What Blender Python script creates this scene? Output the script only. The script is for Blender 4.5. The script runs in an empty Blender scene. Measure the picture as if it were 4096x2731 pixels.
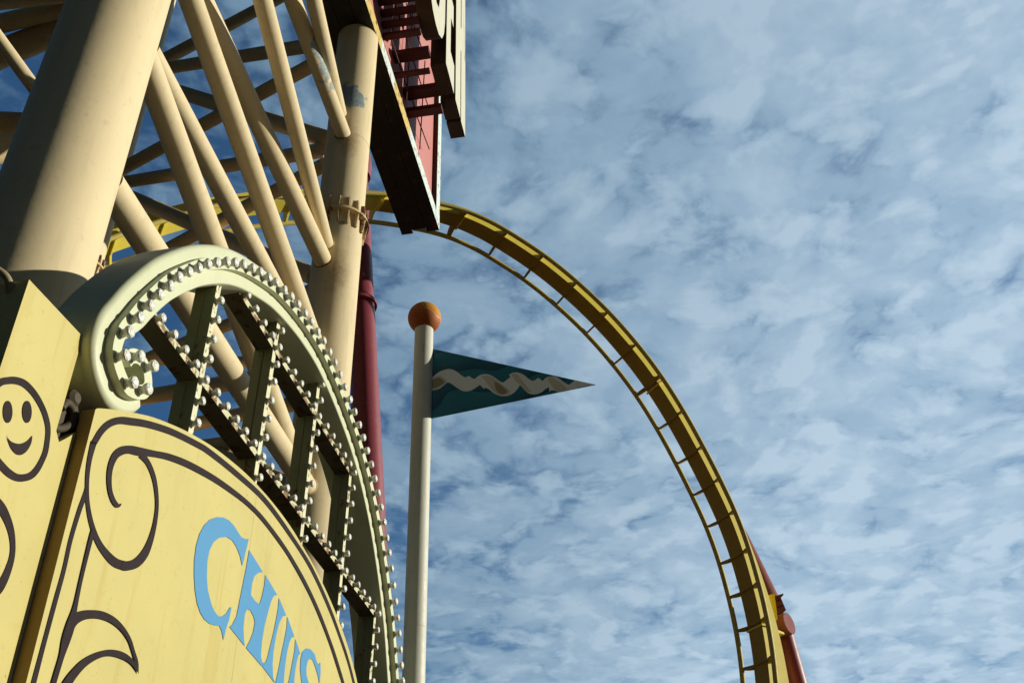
import bpy, bmesh, math, random
from mathutils import Vector, Matrix
random.seed(7)
sc = bpy.context.scene
COL = sc.collection
R = math.radians
# ------------------------------------------------------------------ survey camera
IW, IH = 4096.0, 2731.0
FPX = 35.0 / 36.0 * IW
EYE = Vector((0, 0, 1.6))
_zc = Vector((1863 - IW / 2, IH / 2 + 4180, FPX)).normalized()      # world up in (right, up, forward)
_yc = (Vector((0, 0, 1)) - _zc * _zc.z).normalized()
_xc = _yc.cross(_zc)
if _xc.x < 0: _xc = -_xc

def ray(px, py):
    c = Vector((px - IW / 2, IH / 2 - py, FPX)) / FPX
    return Vector((_xc.dot(c), _yc.dot(c), _zc.dot(c)))
def at_depth(px, py, D): return EYE + ray(px, py) * D
def at_y(px, py, Y):
    r = ray(px, py); return EYE + r * (Y / r.y)
def at_z(px, py, z):
    r = ray(px, py); return EYE + r * ((z - EYE.z) / r.z)

class Plane:
    """vertical plane: n horizontal normal, d horizontal direction, (s, z, off) coordinates"""
    def __init__(self, n, d, h): self.n, self.d, self.h = Vector(n), Vector(d), h
    def hit(self, px, py, off=0.0):
        r = ray(px, py); t = (self.h + off) / self.n.dot(r)
        q = EYE + r * t
        return (self.d.dot(q), q.z)
    def P(self, s, z, off=0.0): return self.d * s + self.n * (self.h + off) + Vector((0, 0, z))

# ------------------------------------------------------------------ materials
def mat(name, base, rough=0.5, dirt=0.25, dirt_col=(0.10, 0.07, 0.035), scale=3.0, bump=0.02, rust=0.0,
        metallic=0.0, patches=None, stains=None, spec=0.4, streak=0.0, specks=0.0, rust_col=(0.20, 0.075, 0.02), patch_col=(0.16, 0.20, 0.22), rust_scale=9.0):
    m = bpy.data.materials.new(name); m.use_nodes = True
    nt = m.node_tree; N = nt.nodes; L = nt.links
    b = N['Principled BSDF']; b.inputs['Roughness'].default_value = rough; b.inputs['Metallic'].default_value = metallic
    b.inputs['Specular IOR Level'].default_value = spec
    geo = N.new('ShaderNodeNewGeometry')
    def noise(sc_, det=6, ro=0.6, vec=None):
        n = N.new('ShaderNodeTexNoise'); n.inputs['Scale'].default_value = sc_; n.inputs['Detail'].default_value = det
        n.inputs['Roughness'].default_value = ro; L.new(vec or geo.outputs['Position'], n.inputs['Vector']); return n.outputs['Fac']
    def ramp(fac, a, bb):
        r = N.new('ShaderNodeMapRange'); r.inputs['From Min'].default_value = a; r.inputs['From Max'].default_value = bb
        L.new(fac, r.inputs['Value']); return r.outputs['Result']
    def mix(fac, c1, c2, ty='MIX'):
        x = N.new('ShaderNodeMix'); x.data_type = 'RGBA'; x.blend_type = ty
        if isinstance(fac, float): x.inputs[0].default_value = fac
        else: L.new(fac, x.inputs[0])
        for i, c in ((6, c1), (7, c2)):
            if isinstance(c, tuple): x.inputs[i].default_value = (*c, 1)
            else: L.new(c, x.inputs[i])
        return x.outputs[2]
    def mul(a, v):
        x = N.new('ShaderNodeMath'); x.operation = 'MULTIPLY'; L.new(a, x.inputs[0])
        if isinstance(v, float): x.inputs[1].default_value = v
        else: L.new(v, x.inputs[1])
        return x.outputs[0]
    col = mix(mul(ramp(noise(scale, 8), 0.35, 0.8), dirt), tuple(base), tuple(c * 0.72 for c in base))
    col = mix(mul(ramp(noise(scale * 7, 5, 0.7), 0.58, 0.8), dirt * 1.2), col, dirt_col)
    if specks:
        col = mix(mul(ramp(noise(38, 3, 0.5), 0.70, 0.74), specks), col, tuple(c * 0.5 for c in dirt_col))
    if streak:
        mp = N.new('ShaderNodeVectorMath'); mp.operation = 'MULTIPLY'; mp.inputs[1].default_value = (9, 9, 0.7)
        L.new(geo.outputs['Position'], mp.inputs[0])
        col = mix(mul(ramp(noise(1.0, 4, 0.6, mp.outputs[0]), 0.55, 0.78), streak), col, dirt_col)
    if rust:
        rr = ramp(noise(rust_scale, 8, 0.65), 0.62 - rust * 0.25, 0.66 - rust * 0.22)
        rc = mix(ramp(noise(rust_scale * 3.5, 4), 0.35, 0.7), rust_col, (0.075, 0.03, 0.012))
        col = mix(rr, col, rc)
    if patches:
        tot = None
        for (c, r_) in patches:
            v = N.new('ShaderNodeVectorMath'); v.operation = 'DISTANCE'; v.inputs[1].default_value = tuple(c)
            L.new(geo.outputs['Position'], v.inputs[0])
            q = N.new('ShaderNodeMath'); q.operation = 'SUBTRACT'; L.new(v.outputs['Value'], q.inputs[0]); q.inputs[1].default_value = r_
            if tot is None: tot = q.outputs[0]
            else:
                k = N.new('ShaderNodeMath'); k.operation = 'MINIMUM'; L.new(tot, k.inputs[0]); L.new(q.outputs[0], k.inputs[1]); tot = k.outputs[0]
        nz = N.new('ShaderNodeMath'); nz.operation = 'MULTIPLY_ADD'; L.new(noise(5.5, 4, 0.55), nz.inputs[0]); nz.inputs[1].default_value = 0.55
        L.new(tot, nz.inputs[2])
        f = ramp(nz.outputs[0], 0.285, 0.275)
        pc = mix(ramp(noise(20, 5), 0.3, 0.7), patch_col, tuple(c * 1.9 for c in patch_col))
        col = mix(f, col, pc)
    if stains:
        tot = None
        for (c, r_) in stains:
            v = N.new('ShaderNodeVectorMath'); v.operation = 'SUBTRACT'; v.inputs[1].default_value = tuple(c); L.new(geo.outputs['Position'], v.inputs[0])
            v2 = N.new('ShaderNodeVectorMath'); v2.operation = 'MULTIPLY'; v2.inputs[1].default_value = (1, 1, 0.45); L.new(v.outputs[0], v2.inputs[0])
            v3 = N.new('ShaderNodeVectorMath'); v3.operation = 'LENGTH'; L.new(v2.outputs[0], v3.inputs[0])
            q = ramp(v3.outputs['Value'], r_, 0.02)
            if tot is None: tot = q
            else:
                k = N.new('ShaderNodeMath'); k.operation = 'MAXIMUM'; L.new(tot, k.inputs[0]); L.new(q, k.inputs[1]); tot = k.outputs[0]
        f = mul(ramp(mul(tot, noise(7, 6, 0.65)), 0.15, 0.55), 0.6)
        col = mix(f, col, (0.17, 0.075, 0.022))
    L.new(col, b.inputs['Base Color'])
    if bump:
        bp = N.new('ShaderNodeBump'); bp.inputs['Strength'].default_value = 0.35; bp.inputs['Distance'].default_value = bump
        L.new(noise(scale * 5, 6), bp.inputs['Height']); L.new(bp.outputs[0], b.inputs['Normal'])
    rgh = N.new('ShaderNodeMapRange'); rgh.inputs['To Min'].default_value = max(0.05, rough - 0.12); rgh.inputs['To Max'].default_value = min(1, rough + 0.2)
    L.new(noise(scale * 3, 4), rgh.inputs['Value']); L.new(rgh.outputs[0], b.inputs['Roughness'])
    return m

CREAM = (0.67, 0.55, 0.345)
c2_patch = at_y(1407, 388, 13.9)
M = {}
M['cream'] = mat('cream_paint', CREAM, 0.62, 0.25, scale=1.3, bump=0.006, streak=0.18, spec=0.22)
M['cream_rear'] = mat('shaded_cream_paint', (0.60, 0.45, 0.25), 0.7, 0.4, scale=2, bump=0.006, streak=0.2, spec=0.15)  # darker copy of the cream, rear braces' shadow put into the colour
M['cream_peel'] = mat('cream_paint_peeled', CREAM, 0.62, 0.25, spec=0.22, scale=1.3, bump=0.006, streak=0.2,
                      stains=[(at_y(1352, 1085, 13.85), 0.42), (at_y(1400, 560, 13.85), 0.35), (at_y(1300, 1500, 13.86), 0.4), (at_y(1400, 845, 13.85), 0.3)],
                      patches=[(at_y(1414, 392, 13.87), 0.26), (at_y(1385, 385, 13.9), 0.30), (at_y(1372, 872, 13.75), 0.10)])
M['flange'] = mat('flange_paint', (0.60, 0.46, 0.25), 0.6, 0.5, scale=4, bump=0.004, rust=0.45, rust_scale=2.2, rust_col=(0.24, 0.10, 0.035))
M['border'] = mat('pale_green_paint', (0.575, 0.59, 0.40), 0.45, 0.15, scale=2.5, bump=0.002, streak=0.06)
M['bar'] = mat('green_steel', (0.19, 0.20, 0.10), 0.5, 0.45, scale=3, bump=0.003, rust=0.1, rust_scale=5)
M['bar_rusty'] = mat('rusty_steel', (0.11, 0.095, 0.05), 0.7, 0.6, scale=5, bump=0.004, rust=0.25, rust_col=(0.06, 0.028, 0.014))
M['barface'] = mat('weathered_white_edge', (0.62, 0.60, 0.40), 0.5, 0.3, scale=6, bump=0.002, rust=0.22, rust_scale=13)
M['barface_rusty'] = mat('rusted_white_edge', (0.56, 0.53, 0.33), 0.55, 0.4, scale=6, bump=0.003, rust=0.5, rust_scale=9, rust_col=(0.25, 0.135, 0.045))
M['panel'] = mat('yellow_board', (0.55, 0.47, 0.175), 0.45, 0.42, dirt_col=(0.40, 0.28, 0.05), scale=1.6, bump=0.002, streak=0.5, spec=0.2, specks=0.5)
M['panel_edge'] = mat('board_edge', (0.30, 0.19, 0.06), 0.7, 0.4, scale=5, bump=0.003)
M['seam'] = mat('board_seam_filler', (0.53, 0.44, 0.16), 0.6, 0.6, dirt_col=(0.25, 0.15, 0.04), scale=9, bump=0.001, streak=0.6)
M['ink'] = mat('dark_brown_paint', (0.020, 0.011, 0.012), 0.6, 0.1, scale=4, bump=0, spec=0.12)
M['blue'] = mat('sky_blue_paint', (0.05, 0.24, 0.48), 0.5, 0.15, dirt_col=(0.05, 0.18, 0.3), scale=4, bump=0)
M['track'] = mat('yellow_track_paint', (0.84, 0.68, 0.085), 0.55, 0.2, scale=1.2, bump=0.003, streak=0.15)
M['track_shaded'] = mat('shaded_track_paint', (0.40, 0.27, 0.055), 0.7, 0.4, scale=1.2, bump=0.003, streak=0.2, spec=0.15)  # track yellow darkened: shade of inner face and ties painted in
M['rail'] = mat('shaded_rail_paint', (0.52, 0.42, 0.10), 0.55, 0.3, scale=2, bump=0.003, spec=0.3)  # rail yellow darkened so the colour carries the rails' shaded side
M['red'] = mat('maroon_paint', (0.235, 0.04, 0.058), 0.42, 0.25, dirt_col=(0.65, 0.35, 0.32), scale=1.5, bump=0.004)
M['pole'] = mat('white_pole_paint', (0.58, 0.57, 0.49), 0.5, 0.35, scale=4, bump=0.003, streak=0.2)
M['ball'] = mat('orange_gelcoat', (0.50, 0.14, 0.018), 0.35, 0.5, dirt_col=(0.55, 0.30, 0.05), scale=3, bump=0.006)
M['red_faded'] = mat('chalky_red_paint', (0.25, 0.08, 0.085), 0.75, 0.3, dirt_col=(0.6, 0.4, 0.38), scale=3, bump=0.004, spec=0.15)
M['teal'] = mat('teal_flag_paint', (0.012, 0.16, 0.20), 0.5, 0.4, dirt_col=(0.008, 0.07, 0.09), scale=2.2, bump=0.0)
M['teal_dark'] = mat('dark_teal_flag_paint', (0.006, 0.075, 0.11), 0.5, 0.3, dirt_col=(0.004, 0.04, 0.06), scale=2.2, bump=0.0)
M['ribbon'] = mat('off_white_flag_paint', (0.86, 0.88, 0.88), 0.5, 0.15, scale=3, bump=0.0)
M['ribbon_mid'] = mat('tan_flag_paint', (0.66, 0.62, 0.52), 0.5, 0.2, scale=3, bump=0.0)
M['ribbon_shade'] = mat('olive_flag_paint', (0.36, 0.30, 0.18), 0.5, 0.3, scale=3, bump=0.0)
M['black'] = mat('dark_sheet_metal', (0.022, 0.014, 0.008), 0.6, 0.5, scale=2, bump=0.004, rust=0.15, rust_scale=3, rust_col=(0.05, 0.022, 0.008))
M['signred'] = mat('faded_red_panel', (0.48, 0.17, 0.155), 0.6, 0.3, dirt_col=(0.5, 0.12, 0.1), scale=1.5, bump=0.003, streak=0.2)
M['darkred'] = mat('dark_red_steel', (0.065, 0.012, 0.012), 0.6, 0.3, scale=3, bump=0.003)
M['trim'] = mat('chipped_white_trim', (0.60, 0.68, 0.66), 0.5, 0.3, scale=3, bump=0.003, rust=0.22, rust_scale=6, rust_col=(0.22, 0.10, 0.03))
M['trim_yellow'] = mat('chipped_yellow_trim', (0.60, 0.44, 0.13), 0.5, 0.3, scale=3, bump=0.003, rust=0.25, rust_scale=6, rust_col=(0.22, 0.10, 0.03))
M['letterface'] = mat('cream_letter_face', (0.60, 0.58, 0.45), 0.45, 0.3, scale=2.5, bump=0.003, streak=0.2)
M['letterside'] = mat('brown_letter_return', (0.040, 0.022, 0.008), 0.6, 0.5, scale=2, bump=0.004)
M['cable'] = mat('grey_rope', (0.30, 0.25, 0.15), 0.8, 0.5, scale=20, bump=0.005)
M['iron'] = mat('dark_bracket_metal', (0.06, 0.045, 0.025), 0.7, 0.5, scale=6, bump=0.004)
M['weld'] = mat('rusty_weld', (0.16, 0.07, 0.025), 0.8, 0.5, scale=12, bump=0.01)
_gA = at_depth(1170, 0, 0.155 * FPX / 35); _gB = at_y(1385, 570, 14.1)
_gu = (_gB - _gA).normalized(); _gv = (EYE - _gA.lerp(_gB, .5)).normalized(); _gv = (_gv - _gu * _gv.dot(_gu)).normalized(); _gr = _gu.cross(_gv)
if _gr.x < 0: _gr = -_gr
M['peel_tube'] = mat('cream_tube_peeled', CREAM, 0.62, 0.25, spec=0.22, scale=1.3, bump=0.006, streak=0.15, patch_col=(0.21, 0.24, 0.24),
                     patches=[(_gA.lerp(_gB, .27 + .075 * i) + (_gv * .55 + _gr * .8) * .155, 0.11 + .02 * (i % 2)) for i in range(5)])

def flag_mat():
    m = bpy.data.materials.new('teal_flag_folds'); m.use_nodes = True
    N = m.node_tree.nodes; L = m.node_tree.links; b = N['Principled BSDF']; b.inputs['Roughness'].default_value = 0.55
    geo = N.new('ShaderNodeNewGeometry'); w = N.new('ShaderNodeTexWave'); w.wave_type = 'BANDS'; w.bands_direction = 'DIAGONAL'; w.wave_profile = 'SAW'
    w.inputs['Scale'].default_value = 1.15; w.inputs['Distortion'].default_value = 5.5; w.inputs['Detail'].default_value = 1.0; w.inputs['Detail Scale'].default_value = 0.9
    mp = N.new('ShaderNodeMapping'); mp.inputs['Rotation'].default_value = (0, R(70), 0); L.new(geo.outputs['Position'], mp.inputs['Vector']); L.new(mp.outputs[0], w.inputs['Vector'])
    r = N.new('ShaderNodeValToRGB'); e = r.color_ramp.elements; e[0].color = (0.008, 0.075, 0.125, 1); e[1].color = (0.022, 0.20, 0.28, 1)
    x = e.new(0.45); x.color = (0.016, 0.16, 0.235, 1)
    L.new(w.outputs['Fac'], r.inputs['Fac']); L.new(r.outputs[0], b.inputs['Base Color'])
    return m
M['flag_folds'] = flag_mat()
def bulb_mat():
    m = bpy.data.materials.new('bulb_plastic'); m.use_nodes = True
    N = m.node_tree.nodes; L = m.node_tree.links; b = N['Principled BSDF']
    tc = N.new('ShaderNodeTexCoord'); w = N.new('ShaderNodeTexWave'); w.wave_type = 'BANDS'
    w.inputs['Scale'].default_value = 22; w.inputs['Distortion'].default_value = 9; w.inputs['Detail'].default_value = 2; w.inputs['Detail Scale'].default_value = 2.2
    L.new(tc.outputs['Object'], w.inputs['Vector'])
    r = N.new('ShaderNodeValToRGB'); r.color_ramp.elements[0].color = (0.50, 0.50, 0.45, 1); r.color_ramp.elements[1].color = (0.88, 0.87, 0.79, 1)
    L.new(w.outputs['Fac'], r.inputs['Fac']); L.new(r.outputs[0], b.inputs['Base Color'])
    b.inputs['Roughness'].default_value = 0.3; b.inputs['Coat Weight'].default_value = 0.3
    bp = N.new('ShaderNodeBump'); bp.inputs['Strength'].default_value = 0.6; bp.inputs['Distance'].default_value = 0.004
    L.new(w.outputs['Fac'], bp.inputs['Height']); L.new(bp.outputs[0], b.inputs['Normal'])
    return m
M['bulb'] = bulb_mat()
M['socket'] = mat('bulb_socket', (0.50, 0.48, 0.38), 0.4, 0.4, scale=15, bump=0.001)

# ------------------------------------------------------------------ object helpers
def thing(name, label, cat, loc=(0, 0, 0), group=None):
    o = bpy.data.objects.new(name, None); COL.objects.link(o); o.location = loc; o.empty_display_size = 0.3
    o['label'] = label; o['category'] = cat
    if group: o['group'] = group
    return o
class MB:
    def __init__(self): self.v, self.f, self.m = [], [], []
    def face(self, idx, mi=0): self.f.append(tuple(idx)); self.m.append(mi)
    def add(self, vs, fs, mi=0):
        k = len(self.v); self.v += [Vector(p) for p in vs]
        for f in fs: self.face([i + k for i in f], mi)
    def build(self, name, mats, parent=None, smooth=40, origin=None):
        me = bpy.data.meshes.new(name)
        o0 = Vector(origin) if origin is not None else Vector((0, 0, 0))
        me.from_pydata([tuple(p - o0) for p in self.v], [], self.f)
        if not isinstance(mats, (list, tuple)): mats = [mats]
        for m in mats: me.materials.append(m)
        for p, mi in zip(me.polygons, self.m): p.material_index = mi; p.use_smooth = bool(smooth)
        bm = bmesh.new(); bm.from_mesh(me); bmesh.ops.remove_doubles(bm, verts=bm.verts, dist=1e-5)
        bmesh.ops.recalc_face_normals(bm, faces=bm.faces); bm.to_mesh(me); bm.free()
        if smooth: me.set_sharp_from_angle(angle=R(smooth))
        ob = bpy.data.objects.new(name, me); COL.objects.link(ob)
        if parent is not None:
            ob.parent = parent
            wp = world_loc(parent)
            ob.location = o0 - wp
        else: ob.location = o0
        return ob
def world_loc(o):
    p = Vector(o.location)
    while o.parent: o = o.parent; p += Vector(o.location)
    return p
def frame(t, up=Vector((0, 0, 1))):
    t = t.normalized()
    if abs(t.dot(up)) > 0.98: up = Vector((1, 0, 0))
    a = t.cross(up).normalized(); return a, a.cross(t).normalized()
def sweep(mb, pts, radii, seg=20, cap=True, mi=0):
    pts = [Vector(p) for p in pts]; n = len(pts)
    if not isinstance(radii, (list, tuple)): radii = [radii] * n
    k = len(mb.v); a = None
    for i, p in enumerate(pts):
        t = (pts[min(i + 1, n - 1)] - pts[max(i - 1, 0)]).normalized()
        if a is None: a, b = frame(t)
        else: a = (a - t * a.dot(t)).normalized(); b = a.cross(t)
        for j in range(seg):
            an = 2 * math.pi * j / seg
            mb.v.append(p + (a * math.cos(an) + b * math.sin(an)) * radii[i])
    for i in range(n - 1):
        for j in range(seg):
            mb.face((k + i * seg + j, k + i * seg + (j + 1) % seg, k + (i + 1) * seg + (j + 1) % seg, k + (i + 1) * seg + j), mi)
    if cap:
        mb.face([k + j for j in range(seg)][::-1], mi); mb.face([k + (n - 1) * seg + j for j in range(seg)], mi)
def box(mb, o, ax, ay, az, mi=0):
    """parallelepiped from corner o with edge vectors"""
    o, ax, ay, az = map(Vector, (o, ax, ay, az))
    vs = [o, o + ax, o + ax + ay, o + ay, o + az, o + ax + az, o + ax + ay + az, o + ay + az]
    mb.add(vs, [(0, 3, 2, 1), (4, 5, 6, 7), (0, 1, 5, 4), (1, 2, 6, 5), (2, 3, 7, 6), (3, 0, 4, 7)], mi)
def catmull(pts, n=8):
    out = []; L_ = len(pts)
    for i in range(L_ - 1):
        p0, p1, p2, p3 = pts[max(i - 1, 0)], pts[i], pts[i + 1], pts[min(i + 2, L_ - 1)]
        for k in range(n):
            t = k / n
            out.append(tuple(0.5 * ((2 * b) + (-a + c) * t + (2 * a - 5 * b + 4 * c - d) * t * t + (-a + 3 * b - 3 * c + d) * t ** 3)
                             for a, b, c, d in zip(p0, p1, p2, p3)))
    out.append(tuple(pts[-1])); return out
def prism(mb, pl, poly, o0, o1, mf=0, ms=0):
    """polygon (s,z) on a vertical plane, front face at off o1, back at o0"""
    n = len(poly); k = len(mb.v)
    mb.v += [pl.P(s, z, o0) for s, z in poly] + [pl.P(s, z, o1) for s, z in poly]
    mb.face([k + n + i for i in range(n)], mf); mb.face([k + i for i in range(n)][::-1], ms)
    for i in range(n): mb.face((k + i, k + (i + 1) % n, k + n + (i + 1) % n, k + n + i), ms)
def sheet(mb, pl, poly, off, mi=0):
    k = len(mb.v); mb.v += [pl.P(s, z, off) for s, z in poly]; mb.face(list(range(k, k + len(poly))), mi)
def stroke(mb, pl, pts, off, f, fs, mi=0, n=7):
    """ribbon: pts = (x, y, halfwidth) in local drawing units, f maps to survey pixels"""
    q = catmull(pts, n); k = len(mb.v); m_ = len(q)
    for i, (x, y, w) in enumerate(q):
        x0, y0, _ = q[max(i - 1, 0)]; x1, y1, _ = q[min(i + 1, m_ - 1)]
        tx, ty = x1 - x0, y1 - y0; l = math.hypot(tx, ty) or 1; nx, ny = -ty / l, tx / l
        w = max(w, 0.4)
        for sgn in (-1, 1): mb.v.append(pl.P(*pl.hit(*f(x + sgn * nx * w, y + sgn * ny * w), off), off))
    for i in range(m_ - 1): mb.face((k + 2 * i, k + 2 * i + 1, k + 2 * i + 3, k + 2 * i + 2), mi)

# ================================================================== ground
g = MB(); g.add([(-900, -900, 0), (900, -900, 0), (900, 900, 0), (-900, 900, 0)], [(0, 1, 2, 3)])
M['ground'] = mat('asphalt', (0.032, 0.020, 0.013), 0.9, 0.4, scale=2, bump=0.004)
go = g.build('ground', M['ground'], smooth=0); go['kind'] = 'structure'; go['label'] = 'dark asphalt ground'

# ================================================================== steel tower
tower = thing('steel_tower', 'cream tubular steel tower of thick round columns and crossing braces behind the arch', 'tower', (-5.5, 10, 0))
def column(x, y, top, m, ring_z=None, r=0.45):
    mb = MB(); seam = []
    zs = [0.02, 4, 7, 10, 13, 16, 19, top]; zs = [z for z in zs if z <= top]
    sweep(mb, [(x, y, z) for z in zs], r, seg=64)
    c = mb.build('column', m, tower, smooth=50, origin=(x, y, 0))
    for sz in (16.9,):
        if ring_z and m is not M['cream']:
            w = MB(); sweep(w, [(x, y, sz - 0.008), (x, y, sz + 0.008)], r + 0.004, seg=64)
            w.build('weld_seam', m, c, origin=(x, y, sz))
    if ring_z:
        f = MB(); k = 48
        for (z0, z1, r1) in ((ring_z - 0.03, ring_z - 0.002, r * 1.26), (ring_z + 0.002, ring_z + 0.03, r * 1.24)):
            base = len(f.v)
            for rr, zz in ((r - 0.01, z0), (r1, z0), (r1, z1), (r - 0.01, z1)):
                for j in range(k):
                    a = 2 * math.pi * j / k; f.v.append(Vector((x + rr * math.cos(a), y + rr * math.sin(a), zz)))
            for q in range(4):
                for j in range(k):
                    f.face((base + q * k + j, base + q * k + (j + 1) % k, base + ((q + 1) % 4) * k + (j + 1) % k, base + ((q + 1) % 4) * k + j))
        f.build('flange_ring', M['flange'], c, origin=(x, y, ring_z))
        gs = MB()
        for j in range(16):
            a = 2 * math.pi * (j + 0.3) / 16; u = Vector((math.cos(a), math.sin(a), 0)); t = Vector((-math.sin(a), math.cos(a), 0)) * 0.014
            for sg in (-1, 1):
                b0 = Vector((x, y, ring_z + sg * 0.034))
                pr = [b0 + u * (r - 0.01), b0 + u * (r * 1.2), b0 + u * (r * 1.17) + Vector((0, 0, sg * 0.10)),
                      b0 + u * (r * 1.12) + Vector((0, 0, sg * 0.30)), b0 + u * (r - 0.01) + Vector((0, 0, sg * 0.32))]
                gs.add([p - t for p in pr] + [p + t for p in pr],
                       [(0, 1, 2, 3, 4), (9, 8, 7, 6, 5)] + [(i, (i + 1) % 5, 5 + (i + 1) % 5, 5 + i) for i in range(5)])
        gs.build('gusset_plates', M['flange'], c, smooth=0, origin=(x, y, ring_z))
    return c
ZT = at_y(1433, 165, 14.3).z + 0.02
ringz = at_y(1375, 835, 13.85).z
column(-3.785, 6.0, 24.0, M['cream'])
column(-3.262, 14.3, ZT - 0.004, M['cream_peel'], ringz)
c3 = at_y(338, 1031, 18.5)
column(c3.x, 18.5, 30.0, M['cream'], at_y(400, 1045, 18.2).z)

def brace(P0, P1, r0, r1=None, m=None, weld=False):
    mb = MB(); r1 = r1 or r0
    P0, P1 = Vector(P0), Vector(P1)
    sweep(mb, [P0.lerp(P1, t / 6) for t in range(7)], [r0 + (r1 - r0) * t / 6 for t in range(7)], seg=36)
    b = mb.build('brace', m or M['cream'], tower, smooth=60, origin=P0)
    if weld:
        w = MB(); u = (P1 - P0).normalized(); q = P1 - u * weld
        sweep(w, [q - u * 0.02, q, q + u * 0.03], [r1 * 1.01, r1 * 1.06, r1 * 1.02], seg=30)
        w.build('weld_seam', M['weld'], b, origin=q)
    return b
def weld_bead(A, B, rw, m, cx=-3.262, cy=14.3, R_=0.45):
    """closed bead along the curve where the brace enters the column"""
    A, B = Vector(A), Vector(B); u = (B - A).normalized(); a, b = frame(u); pts = []
    for j in range(33):
        an = 2 * math.pi * j / 32; o = A + (a * math.cos(an) + b * math.sin(an)) * rw
        qa = u.x ** 2 + u.y ** 2; qb = 2 * (u.x * (o.x - cx) + u.y * (o.y - cy)); qc = (o.x - cx) ** 2 + (o.y - cy) ** 2 - R_ ** 2
        D = qb * qb - 4 * qa * qc
        if D < 0: return
        pts.append(o + u * ((-qb - math.sqrt(D)) / (2 * qa)))
    q = MB(); sweep(q, pts, [.014 + random.uniform(-.004, .006) for _ in pts], seg=8); q.build('weld_bead', m, tower, origin=pts[0])
def depth_of(rpx, rw): return rw * FPX / rpx
def lit(x1, y1, r1, x2, y2, rw, Y2=14.25, ext=0.35, m=None):
    A = at_depth(x1, y1, depth_of(r1, rw)); B = at_y(x2, y2, Y2); u = (B - A)
    o_ = brace(A - u * ext, B, rw, rw, m); weld_bead(A, B, rw, M['weld'] if (y2 < 600 or y2 == 1080) else M['flange']); return o_
lit(763, 0, 48, 1290, 1470, 0.165)
lit(806, 0, 46, 1310, 1080, 0.165, 14.15)
lit(1050, 0, 39, 1320, 1040, 0.140, 14.3)
lit(1170, 0, 35, 1385, 570, 0.155, 14.1, m=M['peel_tube'])
lit(1255, 0, 32, 1372, 510, 0.140, 14.3)
lit(600, 298, 56, 1230, 1985, 0.165, 14.2, 0.13)
lit(592, 205, 47, 1290, 1510, 0.150, 14.4, 0.0)
lit(430, 730, 64, 1250, 1985, 0.165, 14.2, 0.0)
YB = 18.5
def dark(x1, y1, Y1, x2, y2, Y2, rpx):
    A, B = at_y(x1, y1, Y1), at_y(x2, y2, Y2)
    mid = A.lerp(B, 0.5); D = (mid - EYE).dot(_fwd)
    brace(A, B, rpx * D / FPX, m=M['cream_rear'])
    if Y2 == 14.6: weld_bead(A, B, rpx * D / FPX, M['weld'])
_fwd = Vector((_xc.z, _yc.z, _zc.z))
for a in [(640, 249, YB, 1160, -30, 19, 24), (620, 281, YB, 1340, 168, 14.6, 26), (560, 318, YB, 1310, 558, 14.6, 30), (455, 695, YB, 1390, 184, 14.6, 27),
          (470, 734, YB, 1300, 600, 14.6, 27), (450, 757, YB, 1260, 1108, 14.6, 31), (360, 1165, YB, 1300, 660, 14.6, 28),
          (330, 1627, YB, 1250, 1478, 14.6, 32), (380, 1520, YB, 1290, 1142, 14.6, 25), (560, 1440, YB, 1260, 1452, 14.6, 22),
          (500, 1750, YB, 1250, 1600, 14.6, 28), (330, 1590, YB, 1250, 1972, 14.6, 28), (300, 1850, YB, 1240, 1730, 14.6, 28)]:
    dark(*a)
for (x1, y1, r1, x2, y2, r2, rw) in [(-120, 28, 26, 330, -18, 24, 0.165), (-120, 125, 38, 340, 15, 36, 0.25), (-160, 285, 56, 420, 45, 52, 0.37),
                                     (-40, 110, 28, 230, 480, 27, 0.10), (-150, 484, 44, 260, 500, 42, 0.29), (-160, 612, 66, 260, 560, 60, 0.44)]:
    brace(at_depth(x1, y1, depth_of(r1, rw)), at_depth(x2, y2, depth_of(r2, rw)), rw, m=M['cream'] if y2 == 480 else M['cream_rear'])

# ================================================================== overhead sign
A10 = R(10)
NS, DS = (math.cos(A10), -math.sin(A10), 0), (math.sin(A10), math.cos(A10), 0)
cf = at_z(1757, 921, ZT)
A8 = R(7.8); NO, DO = (math.cos(A8), -math.sin(A8), 0), (math.sin(A8), math.cos(A8), 0)
OS = Plane(NO, DO, Vector(NO).dot(cf))
s_end = Vector(DO).dot(cf)
sL = at_z(1609, 944, ZT); wid = OS.h - Vector(NO).dot(sL)
osign = thing('overhead_sign', 'tall billboard with raised cream letters on a faded red panel atop the steel column', 'sign', OS.P(s_end - 6, ZT, -wid / 2))
s0, ztop = 2.5, ZT + 9.5
mb = MB()
for j, (a, b, e) in enumerate(((0.0, 0.30, 0.0), (0.31, 0.66, -0.14), (0.67, 1.0, 0.0))):
    o_a, o_b = -wid + wid * a, -wid + wid * b
    if j == 2: o_b = -0.16
    box(mb, OS.P(s0, ZT + 0.002 * j, o_a), Vector(NO) * (o_b - o_a), Vector(DO) * (s_end + e - s0), Vector((0, 0, 9.5)))
mb.build('sign_box', M['black'], osign, smooth=0, origin=OS.P(s0, ZT, -wid))
TW = 0.42
def plate(name, poly, o0, o1, m, par, ms=None):
    q = MB(); prism(q, OS, poly, o0, o1, 0, 1 if ms else 0); return q.build(name, [m, ms] if ms else m, par, smooth=0, origin=OS.P(poly[0][0], poly[0][1], o0))
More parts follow.
